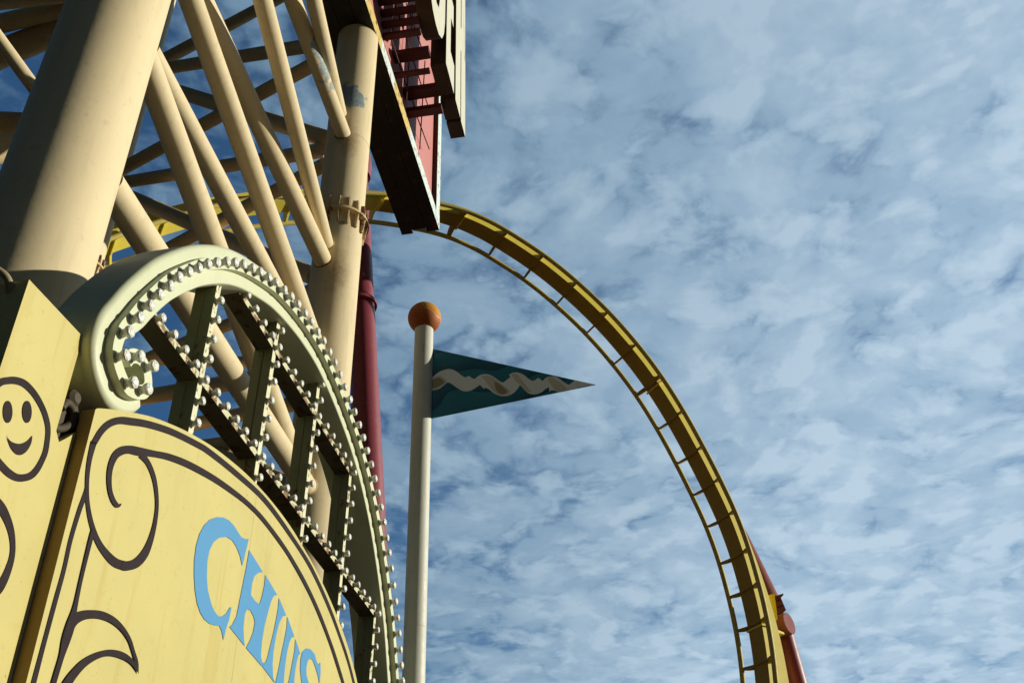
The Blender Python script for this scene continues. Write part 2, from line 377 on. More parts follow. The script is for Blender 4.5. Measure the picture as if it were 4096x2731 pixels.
# trim: bottom rail in painted lengths, then far upright
cuts = [s0, 11.2, 16.05, 17.3, 19.25, s_end - TW - 0.03]
mm = ['trim', 'trim', 'trim_yellow', 'trim', 'trim_yellow', 'trim']
cuts = [s0, OS.hit(1478, 25)[0], OS.hit(1530, 190)[0], OS.hit(1583, 335)[0], OS.hit(1655, 560)[0], s_end - TW]
names = ['trim', 'trim_yellow', 'trim', 'trim_yellow', 'trim']
cuts = [s0, OS.hit(1466, 0)[0], OS.hit(1527, 190)[0], OS.hit(1578, 340)[0], OS.hit(1640, 520)[0], s_end - TW]
for i in range(5):
    plate('bottom_trim', [(cuts[i] + 0.004, ZT + 0.003), (cuts[i + 1] - 0.004, ZT + 0.003), (cuts[i + 1] - 0.004, ZT + TW), (cuts[i] + 0.004, ZT + TW)],
          -0.155, 0, M[names[i]], osign, M['black'])
plate('side_trim', [(s_end - TW, ZT + 0.003), (s_end, ZT + 0.003), (s_end, ztop), (s_end - TW, ztop)], -0.155, 0.003, M['trim'], osign, M['darkred'])
plate('red_panel', [(s0, ZT + TW + 0.003), (s_end - TW - 0.003, ZT + TW + 0.003), (s_end - TW - 0.003, ztop), (s0, ztop)], -0.157, -0.14, M['signred'], osign)
# letters
LO, LT = 1.15, 0.40
q13 = lambda x, y: (1300 + 0.38265 * x, 0.38265 * y)
def H13(x, y, off=LO): return OS.hit(*q13(x, y), off)
sb, zb = H13(1466, 1432)
def letter(polys):
    q = MB()
    for i, p in enumerate(polys): prism(q, OS, p, LO - LT + 0.002 * i, LO - 0.001 * i, 0, 1)
    return q.build('letter', [M['letterface'], M['letterside']], osign, smooth=30, origin=OS.P(polys[0][0][0], polys[0][0][1], LO))
def S_(x, y=900): return H13(x, y)[0]
zt_l = zb + 6.0
# farthest letter: two stems with a closed bowl
sa, sb0 = H13(1364, 1040)[0], H13(1415, 1208)[0]
sc0, sd0 = H13(1423, 1240)[0], sb
zbar0, zbar1 = H13(1411, 490)[1], H13(1415, 262)[1]
letter([[(sa, zb), (sb0, zb), (sb0, zt_l), (sa, zt_l)],
        [(sb0 + .003, zbar0), (sc0 - .003, zbar0), (sc0 - .003, zbar1), (sb0 + .003, zbar1)],
        [(sc0, zb), (sd0, zb), (sd0 + 0.02, zb + 3.0), (sd0 - 0.05, zb + 3.7), (sd0 - 0.12, zbar0 + 0.1), (sd0, zbar0 + 0.45), (sd0, zt_l), (sc0, zt_l)]])
# middle letter: stem and arms
se, sf = H13(1266, 622)[0], H13(1309, 790)[0]
sg = H13(1349, 955)[0]
za, zb2 = H13(1309, 150)[1], H13(1308, 520)[1]
letter([[(se, zb), (sf, zb), (sf, zt_l), (se, zt_l)],
        [(sf + .003, zb), (sg, zb), (sg, zb2), (sf + .003, zb2)],
        [(sf + .003, za), (sg - 0.15, za), (sg - 0.15, za + 0.9), (sf + .003, za + 0.9)]])
# nearest letter: round bottomed bowl, mostly above the frame
sh, si = H13(1150, 60)[0] - 0.35, H13(1251, 420)[0]
bowl = [(si, zt_l), (si, zb + 1.3), (si - 0.10, zb + 0.75), (si - 0.30, zb + 0.32), (si - 0.62, zb + 0.06), (si - 0.95, zb), (si - 1.3, zb + 0.10), (si - 1.7, zb + 0.5),
        (si - 1.95, zb + 1.2), (si - 2.0, zt_l)]
inner = [(si - 1.4, zt_l), (si - 1.38, zb + 1.4), (si - 1.2, zb + 1.0), (si - 0.95, zb + 0.85), (si - 0.7, zb + 1.0), (si - 0.62, zb + 1.4), (si - 0.6, zt_l)]
letter([bowl + inner])
si2 = si - 2.2
letter([[(si2 - 1.7, zb), (si2 - 1.1, zb), (si2 - 1.1, zt_l), (si2 - 1.7, zt_l)], [(si2 - 1.097, zb), (si2, zb), (si2, zb + 0.7), (si2 - 1.097, zb + 0.7)]])
# brackets from the panel out to the letters
for (x, y, a) in [(960, 100, .10), (975, 220, .10), (990, 340, .10), (1085, 560, .17), (1085, 748, .085), (1185, 948, .19), (1215, 1145, .15), (940, -20, .10), (930, -140, .18)]:
    s, z = H13(x, y, LO - LT)
    q = MB(); box(q, OS.P(s - a, z - a * .5, -0.13), Vector(NO) * (LO - LT + 0.16), Vector(DO) * a * 1.6, Vector((0, 0, a)))
    q.build('bracket_beam', M['darkred'], osign, smooth=0, origin=OS.P(s, z, -0.13))
for (x0, y0, x1, y1) in [(690, 395, 865, 950), (775, 165, 890, 540), (925, 640, 1080, 1120), (735, 0, 690, 480), (915, 120, 850, 1060), (1045, 640, 990, 1560),
                         (965, 1230, 1090, 1560), (850, 40, 1015, 520), (820, 810, 950, 1150), (720, 10, 800, 260)]:
    a, b = H13(x0, y0, 0.05), H13(x1, y1, 0.05)
    q = MB(); sweep(q, [OS.P(*a, 0.05), OS.P(*b, 0.05)], 0.016, seg=8); q.build('guy_rod', M['darkred'], osign, origin=OS.P(*a, 0.05))

# ================================================================== arch sign
p0 = at_depth(522, 1463, 6.0)
PS = Plane(NS, DS, Vector(NS).dot(p0))
fS = lambda x, y: (200 + .4782 * x, 950 + .4782 * y)
fK = lambda x, y: (850 + .574 * x, 1000 + .574 * y)
fG = lambda x, y: (700 + .6577 * x, 1700 + .6577 * y)
fE = lambda x, y: (500 + .6378 * x, 1150 + .6378 * y)
fC = lambda x, y: (.5102 * x, 1000 + .5102 * y)
fL = lambda x, y: (.6577 * x, 1700 + .6577 * y)
arch = thing('bulb_arch', 'pale green scrolled arch with rows of round light bulbs and a dark lattice inside it', 'arch', PS.P(7.1, 4.4, -0.15))
rb = [(4.36, 5.043), (4.52, 5.072), (4.51, 4.901), (4.355, 4.853), (4.22, 4.948), (4.207, 5.106), (4.27, 5.258), (4.339, 5.41), (4.412, 5.545), (4.496, 5.689), (4.582, 5.822),
      (4.678, 5.946), (4.781, 6.067), (4.89, 6.189), (5.001, 6.297), (5.129, 6.408), (5.248, 6.501), (5.376, 6.588), (5.518, 6.67), (5.655, 6.737), (5.80, 6.80),
      (5.95, 6.861), (6.109, 6.917), (6.263, 6.955), (6.416, 6.985), (6.578, 7.009), (6.734, 7.027), (6.89, 7.035), (7.05, 7.036), (7.21, 7.028), (7.365, 7.006), (7.522, 6.973),
      (7.683, 6.932), (7.84, 6.886), (7.993, 6.834), (8.148, 6.777), (8.297, 6.713), (8.44, 6.641), (8.585, 6.558), (8.722, 6.466), (8.85, 6.366), (8.975, 6.260), (9.093, 6.146), (9.207, 6.025),
      (9.31, 5.90), (9.414, 5.768), (9.515, 5.628), (9.606, 5.485), (9.695, 5.343), (9.77, 5.200), (9.835, 5.055), (9.895, 4.911), (9.956, 4.765)]
ext = [(10.01, 4.61), (10.05, 4.44), (10.08, 4.27), (10.10, 4.10)]
def profile_sweep(path, prof, name, mats, par, mi_fn=None, smooth=35):
    """path [(s,z,scale_in,scale_out)], prof [(u,off)] u>0 outward; open back closed by last-first"""
    mb = MB(); n = len(path); k = len(prof)
    for i, (s, z, wi, wo) in enumerate(path):
        a, b = path[max(i - 1, 0)], path[min(i + 1, n - 1)]
        ts, tz = b[0] - a[0], b[1] - a[1]; l = math.hypot(ts, tz); ts /= l; tz /= l
        for (u, off) in prof:
            w = u * (wo if u > 0 else wi)
            mb.v.append(PS.P(s - tz * w, z + ts * w, off))
    for i in range(n - 1):
        for j in range(k):
            mi = mi_fn(j) if mi_fn else 0
            mb.face((i * k + j, i * k + (j + 1) % k, (i + 1) * k + (j + 1) % k, (i + 1) * k + j), mi)
    mb.face(list(range(k))[::-1]); mb.face([(n - 1) * k + j for j in range(k)])
    return mb.build(name, mats, par, smooth=smooth, origin=PS.P(path[n // 2][0], path[n // 2][1], 0))
bp = [(4.60, 4.925), (4.51, 4.885)] + rb[3:] + ext
wts = []
for i, (s, z) in enumerate(bp):
    wi = 0.07 / 0.15 if i < 5 else (0.78 if i == 5 else 1.0)
    wo = 0.55 if i == 0 else (0.85 if i == 1 else 1.0)
    wts.append((s, z, wi, wo))
path = catmull(wts, 6)
r_ = 0.035
prof = [(-.15, -.35), (-.15, -.012), (-.146, -.003), (-.138, 0), (.112, 0), (.126, -.004), (.138, -.012), (.147, -.024), (.15, -.04), (.15, -.35)]
rim = profile_sweep(path, prof, 'scroll_border', M['border'], arch, smooth=50)
sp = [(4.33, 5.0), (4.36, 5.05), (4.43, 5.085), (4.52, 5.072), (4.575, 5.0), (4.565, 4.935), (4.51, 4.889), (4.43, 4.853)] + rb[3:] + ext
spath = catmull([(s, z, 1, 1) for s, z in sp], 6)
profile_sweep(spath, [(-.045, -.30), (-.045, .055), (.045, .055), (.045, -.30)], 'bulb_strip', M['border'], arch, smooth=35)

def bar(a, b, hw, off, depth, mf, ms, name, seam=False):
    mb = MB(); (s0_, z0), (s1_, z1) = a, b; l = math.hypot(s1_ - s0_, z1 - z0); ts, tz = (s1_ - s0_) / l, (z1 - z0) / l
    poly = [(s0_ - tz * hw, z0 + ts * hw), (s0_ + tz * hw, z0 - ts * hw), (s1_ + tz * hw, z1 - ts * hw), (s1_ - tz * hw, z1 + ts * hw)]
    prism(mb, PS, poly, off - depth, off, 0, 1)
    if seam:
        e = 0.006; poly2 = [(poly[i][0] + (-1 if i in (0, 3) else 1) * 0, poly[i][1]) for i in range(4)]
        hw2 = hw + 0.006
        poly2 = [(s0_ - tz * hw2, z0 + ts * hw2), (s0_ + tz * hw2, z0 - ts * hw2), (s1_ + tz * hw2, z1 - ts * hw2), (s1_ - tz * hw2, z1 + ts * hw2)]
        prism(mb, PS, poly2, off - depth * .56, off - depth * .5, 1, 1)
    return mb.build(name, [mf, ms], arch, smooth=0, origin=PS.P(s0_, z0, off))
VB = [(5.385, 6.50, 5.362, 5.02), (6.455, 6.95, 6.408, 5.15), (7.455, 6.93, 7.410, 5.06), (8.483, 6.60, 8.420, 4.66), (9.51, 5.66, 9.40, 3.9)]
for (s1, z1, s2, z2) in VB: bar((s1, z1), (s2, z2), .032, -.07, .17, M['barface'], M['bar'], 'lattice_upright', True)
HB = [((5.60, 6.625), (8.60, 6.425)), ((4.52, 5.61), (9.66, 5.318))]
for a, b in HB: bar(a, b, .030, -.073, .15, M['barface_rusty'], M['bar_rusty'], 'lattice_crossbar')
# bulbs
def bulb_mesh(sc_):
    bm_v = MB(); seg = 14
    prof = [(0.0, -.002), (.028, -.002), (.027, .008), (.0245, .018), (.026, .026), (.0325, .035), (.0375, .045), (.0385, .055), (.036, .064), (.028, .070), (.013, .0735), (.0, .074)]
    for (rr, w) in prof:
        for j in range(seg):
            a = 2 * math.pi * j / seg; wob = 1 + (0.05 * math.sin(5 * a + w * 60) if w > .035 else 0)
            bm_v.v.append((Vector((0, math.cos(a), math.sin(a))) * rr * wob + Vector((w, 0, 0))) * sc_)
    for i in range(len(prof) - 1):
        for j in range(seg):
            bm_v.face((i * seg + j, i * seg + (j + 1) % seg, (i + 1) * seg + (j + 1) % seg, (i + 1) * seg + j), 0 if prof[i][1] < .008 else 1)
    return bm_v
_rot = Matrix.Rotation(-A10, 4, 'Z')
def first_bulb(sc_):
    q = bulb_mesh(sc_); me_o = q.build('bulb', [M['socket'], M['bulb']], None, smooth=60)
    return me_o
BR, BL = first_bulb(1.0), first_bulb(0.82)
protos = {1.0: BR, 0.82: BL}; usedp = {1.0: False, 0.82: False}
spots = [(s, z, .055, 1.0) for s, z in rb]
spots.append((4.566, 4.985, .055, 1.0)) if False else None
def seq(a, b, n): return [(a[0] + (b[0] - a[0]) * i / (n - 1), a[1] + (b[1] - a[1]) * i / (n - 1)) for i in range(n)]
lat = seq((5.382, 6.261), (5.364, 5.186), 7) + seq((6.454, 6.75), (6.408, 5.307), 9) + seq((7.455, 6.83), (7.412, 5.24), 10) + seq((8.483, 6.428), (8.425, 4.831), 10) + \
      seq((9.51, 5.50), (9.416, 4.621), 6) + seq((4.698, 5.60), (9.315, 5.338), 28) + seq((5.768, 6.612), (8.335, 6.447), 16)
keep = []
for (s, z) in lat:
    if all(math.hypot(s - a, z - b) > .075 for a, b in keep): keep.append((s, z)); spots.append((s, z, -.07, 0.82))
spots.sort(key=lambda t: ((PS.P(t[0], t[1], t[2]) - EYE).length) / t[3])
wl = world_loc(arch)
rest = MB()
for i, (s, z, off, k) in enumerate(spots):
    pos = PS.P(s, z, off); rr = Matrix.Rotation(random.uniform(0, 6.28), 4, 'X')
    tilt = Matrix.Rotation(random.uniform(-.09, .09), 4, 'Z') @ Matrix.Rotation(random.uniform(-.09, .09), 4, 'Y')
    mt = _rot @ tilt @ rr
    if i < 100:
        if not usedp[k]: o = protos[k]; usedp[k] = True
        else: o = protos[k].copy(); COL.objects.link(o)
        o.parent = arch; o.matrix_basis = Matrix.Translation(pos - wl) @ mt
    else:
        q = bulb_mesh(k); base = len(rest.v)
        rest.v += [pos + (mt.to_3x3() @ v) for v in q.v]
        for f, m_ in zip(q.f, q.m): rest.face([a + base for a in f], m_)
if rest.v:
    ro = rest.build('bulb_rows', [M['socket'], M['bulb']], arch, smooth=60, origin=PS.P(9, 5, 0)); ro['kind'] = 'stuff'; ro['label'] = 'small light bulbs on the far lower part of the lattice and rim'

# ================================================================== lettered panel
pan = thing('lettered_panel', 'pale yellow arched sign board reading CHILLS in blue with brown scroll outlines', 'sign', PS.P(6.7, 0, -.05))
arc_pts = [(4.222, 4.60), (4.247, 4.624), (4.392, 4.702), (4.568, 4.787), (4.783, 4.883), (5.089, 4.987), (5.30, 5.045), (5.613, 5.115), (6.017, 5.171), (6.318, 5.190), (6.642, 5.190),
           (6.997, 5.164), (7.311, 5.112), (7.645, 5.040), (7.959, 4.944), (8.244, 4.835), (8.492, 4.715), (8.705, 4.582), (8.878, 4.442), (9.05, 4.25), (9.2, 4.0), (9.3, 3.6), (9.33, 3.0)]
poly = catmull(arc_pts, 4) + [(9.33, 0.01), (4.222, 0.01)]
mb = MB(); prism(mb, PS, poly, -.085, 0, 0, 1)
mb.build('board', [M['panel'], M['panel_edge']], pan, smooth=30, origin=PS.P(6.7, 0, 0))
sx = PS.hit(*fG(500, 400))[0]
q = MB(); prism(q, PS, [(sx, .02), (sx + .016, .02), (sx + .016, 5.165), (sx, 5.165)], 0.0004, .0010, 0, 0); q.build('board_seam', M['seam'], pan, smooth=0, origin=PS.P(sx, 0, 0))
sw = MB(); o3 = .004
outer_line = [(185, 1640, 15), (205, 1568, 15), (265, 1340, 13), (335, 1080, 13), (390, 880, 12), (430, 700, 12), (480, 530, 13), (512, 440, 13), (526, 395, 12), (532, 350, 9)]
stroke(sw, PS, outer_line, o3, fL, 1)
c2l = lambda x, y: ((x * .5102) / .6577, (1000 + y * .5102 - 1700) / .6577)
top = [c2l(a, b) + (w * .776,) for a, b, w in [(740, 1510, 22), (795, 1420, 24), (860, 1360, 27), (940, 1335, 29), (1030, 1343, 30), (1150, 1362, 28), (1300, 1406, 26), (1420, 1457, 24)]]
g2l = lambda x, y: (x + 700 / .6577, y)
arcl = [g2l(a, b) + (w,) for a, b, w in [(150, 124, 18), (200, 155, 17), (300, 232, 16), (400, 316, 15), (500, 405, 14), (570, 482, 13), (640, 575, 12), (700, 662, 11), (760, 752, 10),
                                         (820, 850, 10), (870, 950, 9), (915, 1050, 9), (960, 1160, 8), (1000, 1270, 7), (1035, 1370, 7), (1065, 1470, 6), (1090, 1568, 6), (1110, 1660, 6)]]
loop = [(765, 855, 29), (700, 832, 27), (635, 765, 21), (590, 690, 17), (556, 590, 14), (537, 490, 12), (531, 400, 11), (534, 300, 12), (548, 200, 14), (572, 105, 18)]
stroke(sw, PS, loop + top + arcl, o3 + .001, fL, 1)
spiral = [(740, 848, 26), (768, 855, 29), (828, 838, 28), (878, 785, 24), (915, 705, 17), (942, 605, 12), (956, 500, 10), (952, 400, 11), (935, 310, 13), (902, 230, 15), (860, 180, 20)]
stroke(sw, PS, spiral, o3 + .002, fL, 1)
inn = [(738, 475, 2), (728, 486, 8), (712, 486, 14), (690, 455, 14), (672, 400, 13), (666, 330, 14), (674, 255, 16), (700, 190, 20), (740, 156, 25), (790, 148, 25), (850, 160, 26), (930, 172, 20), (1020, 190, 20), (1120, 226, 20),
       (1220, 276, 19), (1320, 335, 17), (1420, 405, 15), (1500, 468, 13)]
inn += [g2l(a, b) + (w,) for a, b, w in [(510, 540, 12), (570, 612, 11), (630, 692, 11), (685, 772, 10), (735, 855, 10), (785, 945, 10), (835, 1045, 9), (880, 1148, 9), (922, 1255, 8), (960, 1360, 8), (992, 1460, 8), (1025, 1568, 7), (1045, 1650, 7)]]
stroke(sw, PS, inn, o3 + .003, fL, 1)
stroke(sw, PS, [(572, 628, 10), (560, 670, 12), (530, 790, 11), (492, 950, 10), (460, 1100, 13), (432, 1210, 26), (405, 1300, 26), (378, 1400, 16), (345, 1510, 15), (318, 1600, 15)], o3 + .004, fL, 1)
stroke(sw, PS, [(405, 1300, 20), (440, 1205, 26), (490, 1160, 30), (560, 1148, 26), (625, 1155, 24), (690, 1185, 20), (745, 1235, 15), (788, 1300, 11), (812, 1370, 9), (832, 1440, 10), (842, 1508, 1)], o3 + .005, fL, 1)
stroke(sw, PS, [(843, 1508, 1), (805, 1440, 13), (745, 1398, 20), (670, 1382, 20), (595, 1398, 20), (520, 1440, 22), (460, 1500, 24), (410, 1570, 26), (380, 1640, 26)], o3 + .006, fL, 1)
sw.build('scrollwork', M['ink'], pan, smooth=0, origin=PS.P(5, 4, 0))
LET = {
 'C': [(450,688),(430,692),(405,680),(385,650),(360,610),(330,578),(295,560),(255,557),(215,572),(180,605),(150,660),(130,730),(118,820),(117,910),(122,1000),(135,1080),(155,1140),(180,1180),(210,1205),(245,1215),(270,1218),(285,1250),(295,1308),(310,1240),(330,1180),(345,1105),(335,1105),(315,1140),(290,1160),(265,1160),(240,1130),(220,1080),(200,1000),(194,920),(197,830),(210,760),(235,710),(270,683),(315,678),(350,700),(375,740),(395,790),(410,855),(425,790),(440,730)],
 'H': [(452,757),(535,892),(510,895),(485,915),(470,960),(462,1030),(490,1070),(515,1087),(530,1040),(545,970),(550,908),(622,1030),(600,1038),(585,1070),(568,1130),(545,1220),(530,1310),(523,1400),(530,1438),(548,1446),(528,1462),(433,1352),(455,1310),(475,1260),(487,1200),(480,1165),(460,1125),(440,1115),(425,1150),(417,1230),(420,1300),(425,1342),(333,1225),(350,1210),(375,1160),(395,1060),(415,960),(435,860)],
 'I': [(633,1048),(677,1155),(655,1162),(635,1200),(615,1280),(600,1370),(594,1450),(597,1530),(610,1562),(603,1560),(530,1462),(548,1447),(562,1415),(580,1340),(600,1260),(616,1180),(628,1110)],
 'L': [(683,1160),(727,1285),(710,1290),(695,1320),(680,1390),(668,1480),(662,1560),(668,1640),(690,1700),(612,1600),(612,1568),(620,1530),(635,1460),(650,1380),(665,1310),(680,1230)],
 'L2': [(733,1297),(762,1385),(750,1400),(740,1440),(730,1500),(724,1568),(728,1650),(745,1700),(690,1700),(686,1640),(690,1568),(700,1520),(715,1440),(728,1370)],
 'S': [(885,1440),(875,1455),(862,1435),(850,1390),(825,1360),(800,1355),(775,1375),(765,1420),(762,1480),(768,1540),(775,1590),(800,1640),(830,1690),(850,1690),(840,1620),(815,1568),(800,1520),(799,1470),(808,1430),(825,1415),(840,1430),(855,1470),(870,1520),(880,1580),(886,1500)]}
for k, pts in LET.items():
    q = MB(); poly = [PS.hit(*fG(x, y), o3) for x, y in pts]; sheet(q, PS, poly, o3)
    q.build('letter', M['blue'], pan, smooth=0, origin=PS.P(*poly[0], o3))

# ================================================================== smiley panel
smi = thing('smiley_panel', 'pale yellow box shaped panel painted with a brown smiley face, left of the lettered board', 'sign', PS.P(3.9, 0, -.3))
OF = -.08
fp = lambda x, y, off=OF: PS.hit(x, y, off)
poly = [(3.532, 5.003), (4.06, 5.003), (4.055, 4.38), (4.10, 4.335), (4.142, 4.378), (4.215, 4.46), (4.215, 0.01), (3.532, 0.01)]
mb = MB(); prism(mb, PS, poly, OF - .42, OF, 0, 0)
o = mb.build('board', M['panel'], smi, smooth=0, origin=PS.P(3.532, 0, OF))
def ring(mb, c, r0, r1, off, n=72):
    k = len(mb.v)
    for j in range(n):
        a = 2 * math.pi * j / n
        for r in (r0, r1): mb.v.append(PS.P(c[0] + r * math.cos(a), c[1] + r * math.sin(a), off))
    for j in range(n):
        b = (j + 1) % n; mb.face((k + 2 * j, k + 2 * j + 1, k + 2 * b + 1, k + 2 * b))
def disc(mb, f, cx, cy, rx, ry, off, n=32):
    sheet(mb, PS, [PS.hit(*f(cx + rx * math.cos(2 * math.pi * j / n), cy + ry * math.sin(2 * math.pi * j / n)), off) for j in range(n)], off)
fa = MB(); e = OF + .004
poly = [fp(*fC(x, y), e) for x, y in [(0, 0)]]
# outline of the face
stroke(fa, PS, [(-150, 1700, 22), (-170, 1500, 22), (-150, 1270, 24), (-80, 1110, 26), (0, 1040, 28), (60, 1023, 29), (125, 1022, 29), (190, 1045, 28), (250, 1100, 25), (300, 1170, 23), (345, 1260, 21), (372, 1350, 20), (379, 1420, 19),
                (372, 1500, 19), (358, 1580, 20), (330, 1650, 21), (290, 1720, 24), (245, 1765, 27), (190, 1783, 29), (130, 1780, 29), (70, 1745, 30), (20, 1695, 29), (-40, 1620, 27), (-90, 1540, 26)][3:], e, fC, 1)
fa.build('face_outline', M['ink'], smi, smooth=0, origin=PS.P(3.8, 4.2, e))
for ex_ in (62, 213):
    ey = MB(); disc(ey, fC, ex_, 1267, 37, 87, e); ey.build('eye', M['ink'], smi, smooth=0, origin=PS.P(3.7, 4.3, e))
mo = MB(); sheet(mo, PS, [PS.hit(*fL(x, y), e) for x, y in catmull([(42, 57), (52, 82), (75, 102), (110, 112), (140, 108), (170, 92), (197, 61)], 4) + catmull([(197, 61), (192, 105), (168, 152), (140, 176), (120, 181), (95, 172), (68, 140), (50, 95), (42, 57)], 4)[1:-1]], e)
mo.build('mouth', M['ink'], smi, smooth=0, origin=PS.P(3.8, 4.0, e))
q = MB(); stroke(q, PS, [(-120, 420, 30), (-60, 430, 28), (0, 490, 30), (40, 560, 25), (68, 640, 20), (79, 720, 16), (76, 790, 16), (58, 860, 19), (25, 940, 24), (-15, 1000, 30), (-70, 1040, 34)], e, fL, 1)
q.build('ring_outline', M['ink'], smi, smooth=0, origin=PS.P(3.7, 3.7, e))
# cables and clamp
def cable(name, label, pts, r, m, cat='cable', n=10):
    q = MB(); sweep(q, [Vector(p) for p in catmull([tuple(p) for p in pts], n)], r, seg=14)
    o = q.build(name, m, None, smooth=60, origin=pts[0]); o['label'] = label; o['category'] = cat; return o
cable('cable', 'thick grey cable curling over the top of the smiley panel', [at_depth(*c, 5.25) for c in [(-90, 1085), (-40, 1068), (0, 1085), (28, 1112), (40, 1150), (30, 1190), (-20, 1200)]], .020, M['cable'])
cable('cable', 'dark cable loop tucked between the smiley panel and the scroll of the arch', [PS.P(*PS.hit(*fC(*c), -.12), -.12) for c in [(480, 1240), (520, 1195), (560, 1230), (575, 1290), (560, 1350), (520, 1385), (460, 1400), (400, 1385)]], .022, M['iron'])
br = thing('clamp_bracket', 'dark metal clamp holding the arch scroll above the lettered board', 'bracket', PS.P(4.2, 4.66, -.15))
q = MB(); prism(q, PS, [(4.07, 4.30), (4.30, 4.30), (4.30, 4.60), (4.22, 4.70), (4.07, 4.70)], -.34, -.14, 0, 0); q.build('plate', M['iron'], br, smooth=0, origin=PS.P(4.1, 4.5, -.2))
q = MB(); sweep(q, [PS.P(4.17, 4.66, -.30), PS.P(4.17, 4.66, -.11), PS.P(4.17, 4.66, -.09)], [.05, .05, .03], seg=20); q.build('bolt', M['iron'], br, origin=PS.P(4.16, 4.66, -.3))

# ================================================================== flagpole and pennant
PT = at_depth(1696, 1335, 14.0); PB = at_y(1654, 2731, PT.y)
px_, py_ = PT.x, PT.y
fpole = thing('flagpole', 'off white round flagpole with a weathered orange ball on top', 'flagpole', (px_, py_, 0))
q = MB(); zj = at_y(1680, 1665, py_).z; zj2 = at_y(1665, 2510, py_).z
sweep(q, [(px_, py_, z) for z in (0.02, 2, 4, 6, 8, PT.z + 0.06)], .131, seg=48); q.build('pole', M['pole'], fpole, origin=(px_, py_, 0))
q = MB(); sweep(q, [(px_, py_, zj - .006), (px_, py_, zj + .006)], .1335, seg=48); sweep(q, [(px_, py_, zj2 - .006), (px_, py_, zj2 + .006)], .1335, seg=48)
q.build('joint_collar', M['pole'], fpole, origin=(px_, py_, zj))
bm = bmesh.new(); bmesh.ops.create_uvsphere(bm, u_segments=48, v_segments=32, radius=.236)
me = bpy.data.meshes.new('ball'); bm.to_mesh(me); bm.free()
for p in me.polygons: p.use_smooth = True
bc = at_y(1704, 1272, py_)
# ball material: faded yellow cap breaking off over orange
def ball_mat():
    m = bpy.data.materials.new('weathered_ball'); m.use_nodes = True; N = m.node_tree.nodes; L = m.node_tree.links; b = N['Principled BSDF']
    tc = N.new('ShaderNodeTexCoord'); dp = N.new('ShaderNodeVectorMath'); dp.operation = 'DOT_PRODUCT'; dp.inputs[1].default_value = (2.6, -1.2, 3.0)
    L.new(tc.outputs['Object'], dp.inputs[0]); nz = N.new('ShaderNodeTexNoise'); nz.inputs['Scale'].default_value = 9; nz.inputs['Detail'].default_value = 8
    L.new(tc.outputs['Object'], nz.inputs['Vector'])
    ad = N.new('ShaderNodeMath'); ad.operation = 'MULTIPLY_ADD'; ad.inputs[1].default_value = .6; L.new(nz.outputs['Fac'], ad.inputs[0]); L.new(dp.outputs['Value'], ad.inputs[2])
    r = N.new('ShaderNodeValToRGB'); cr = r.color_ramp; cr.interpolation = 'LINEAR'
    cr.elements[0].position = .15; cr.elements[0].color = (.30, .07, .012, 1); cr.elements[1].position = 1; cr.elements[1].color = (.58, .25, .02, 1)
    for p, c in ((.70, (.42, .13, .03, 1)), (.79, (.68, .34, .16, 1)), (.81, (.46, .17, .015, 1))):
        e_ = cr.elements.new(p); e_.color = c
    L.new(ad.outputs[0], r.inputs['Fac']); L.new(r.outputs[0], b.inputs['Base Color']); b.inputs['Roughness'].default_value = .62; b.inputs['Specular IOR Level'].default_value = .25
    bp_ = N.new('ShaderNodeBump'); bp_.inputs['Strength'].default_value = .3; bp_.inputs['Distance'].default_value = .01; L.new(r.outputs[0], bp_.inputs['Height']); L.new(bp_.outputs[0], b.inputs['Normal'])
    return m
me.materials.append(ball_mat())
bo = bpy.data.objects.new('ball', me); COL.objects.link(bo); bo.parent = fpole; bo.location = Vector((px_, py_, bc.z)) - Vector((px_, py_, 0))
FP = Plane((0, -1, 0), (1, 0, 0), -(py_ - 0.0))
fF = lambda x, y: (1600 + .38265 * x, 1180 + .38265 * y)
pen = thing('pennant', 'dark teal triangular pennant with a twisted off white ribbon pattern, fixed to the flagpole', 'flag', FP.P(px_ + .14, at_y(*fF(335, 925), py_).z, 0))
def flag_poly(pts, off): return [FP.hit(*fF(x, y), off) for x, y in pts]
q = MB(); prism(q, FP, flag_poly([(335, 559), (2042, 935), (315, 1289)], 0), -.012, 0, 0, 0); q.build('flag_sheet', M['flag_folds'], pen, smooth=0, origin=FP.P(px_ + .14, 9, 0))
rib = catmull([(338, 862), (400, 808), (470, 778), (530, 773), (590, 797), (650, 845), (688, 860)], 3) + catmull([(702, 850), (722, 846), (770, 878)], 3) + \
      catmull([(790, 868), (830, 838), (880, 825), (940, 833), (1000, 868), (1040, 897), (1075, 912), (1110, 890), (1155, 852)], 3) + [(1138, 835)] + \
      catmull([(1145, 828), (1180, 810), (1230, 808), (1290, 830), (1340, 870), (1380, 895), (1410, 888), (1440, 864)], 3) + \
      catmull([(1460, 872), (1492, 895), (1530, 860), (1590, 848), (1640, 858), (1700, 898), (1760, 935), (1795, 915), (1830, 888)], 3) + [(2036, 935)] + \
      [(1650, 1016)] + catmull([(1640, 1008), (1590, 992), (1562, 1010)], 3) + catmull([(1555, 962), (1520, 982), (1470, 1020), (1400, 1038), (1340, 1025), (1290, 978), (1252, 938)], 3) + \
      catmull([(1238, 970), (1190, 1022), (1130, 1050), (1060, 1055), (990, 1030), (930, 985), (895, 970), (876, 980)], 3) + \
      catmull([(835, 937), (790, 970), (730, 1000), (660, 1003), (590, 965), (515, 914), (470, 932), (410, 980), (350, 997), (325, 994)], 3)
q = MB(); sheet(q, FP, flag_poly(rib, .005), .005); q.build('ribbon_pattern', M['ribbon'], pen, smooth=0, origin=FP.P(px_ + .3, 9, 0))
q = MB()
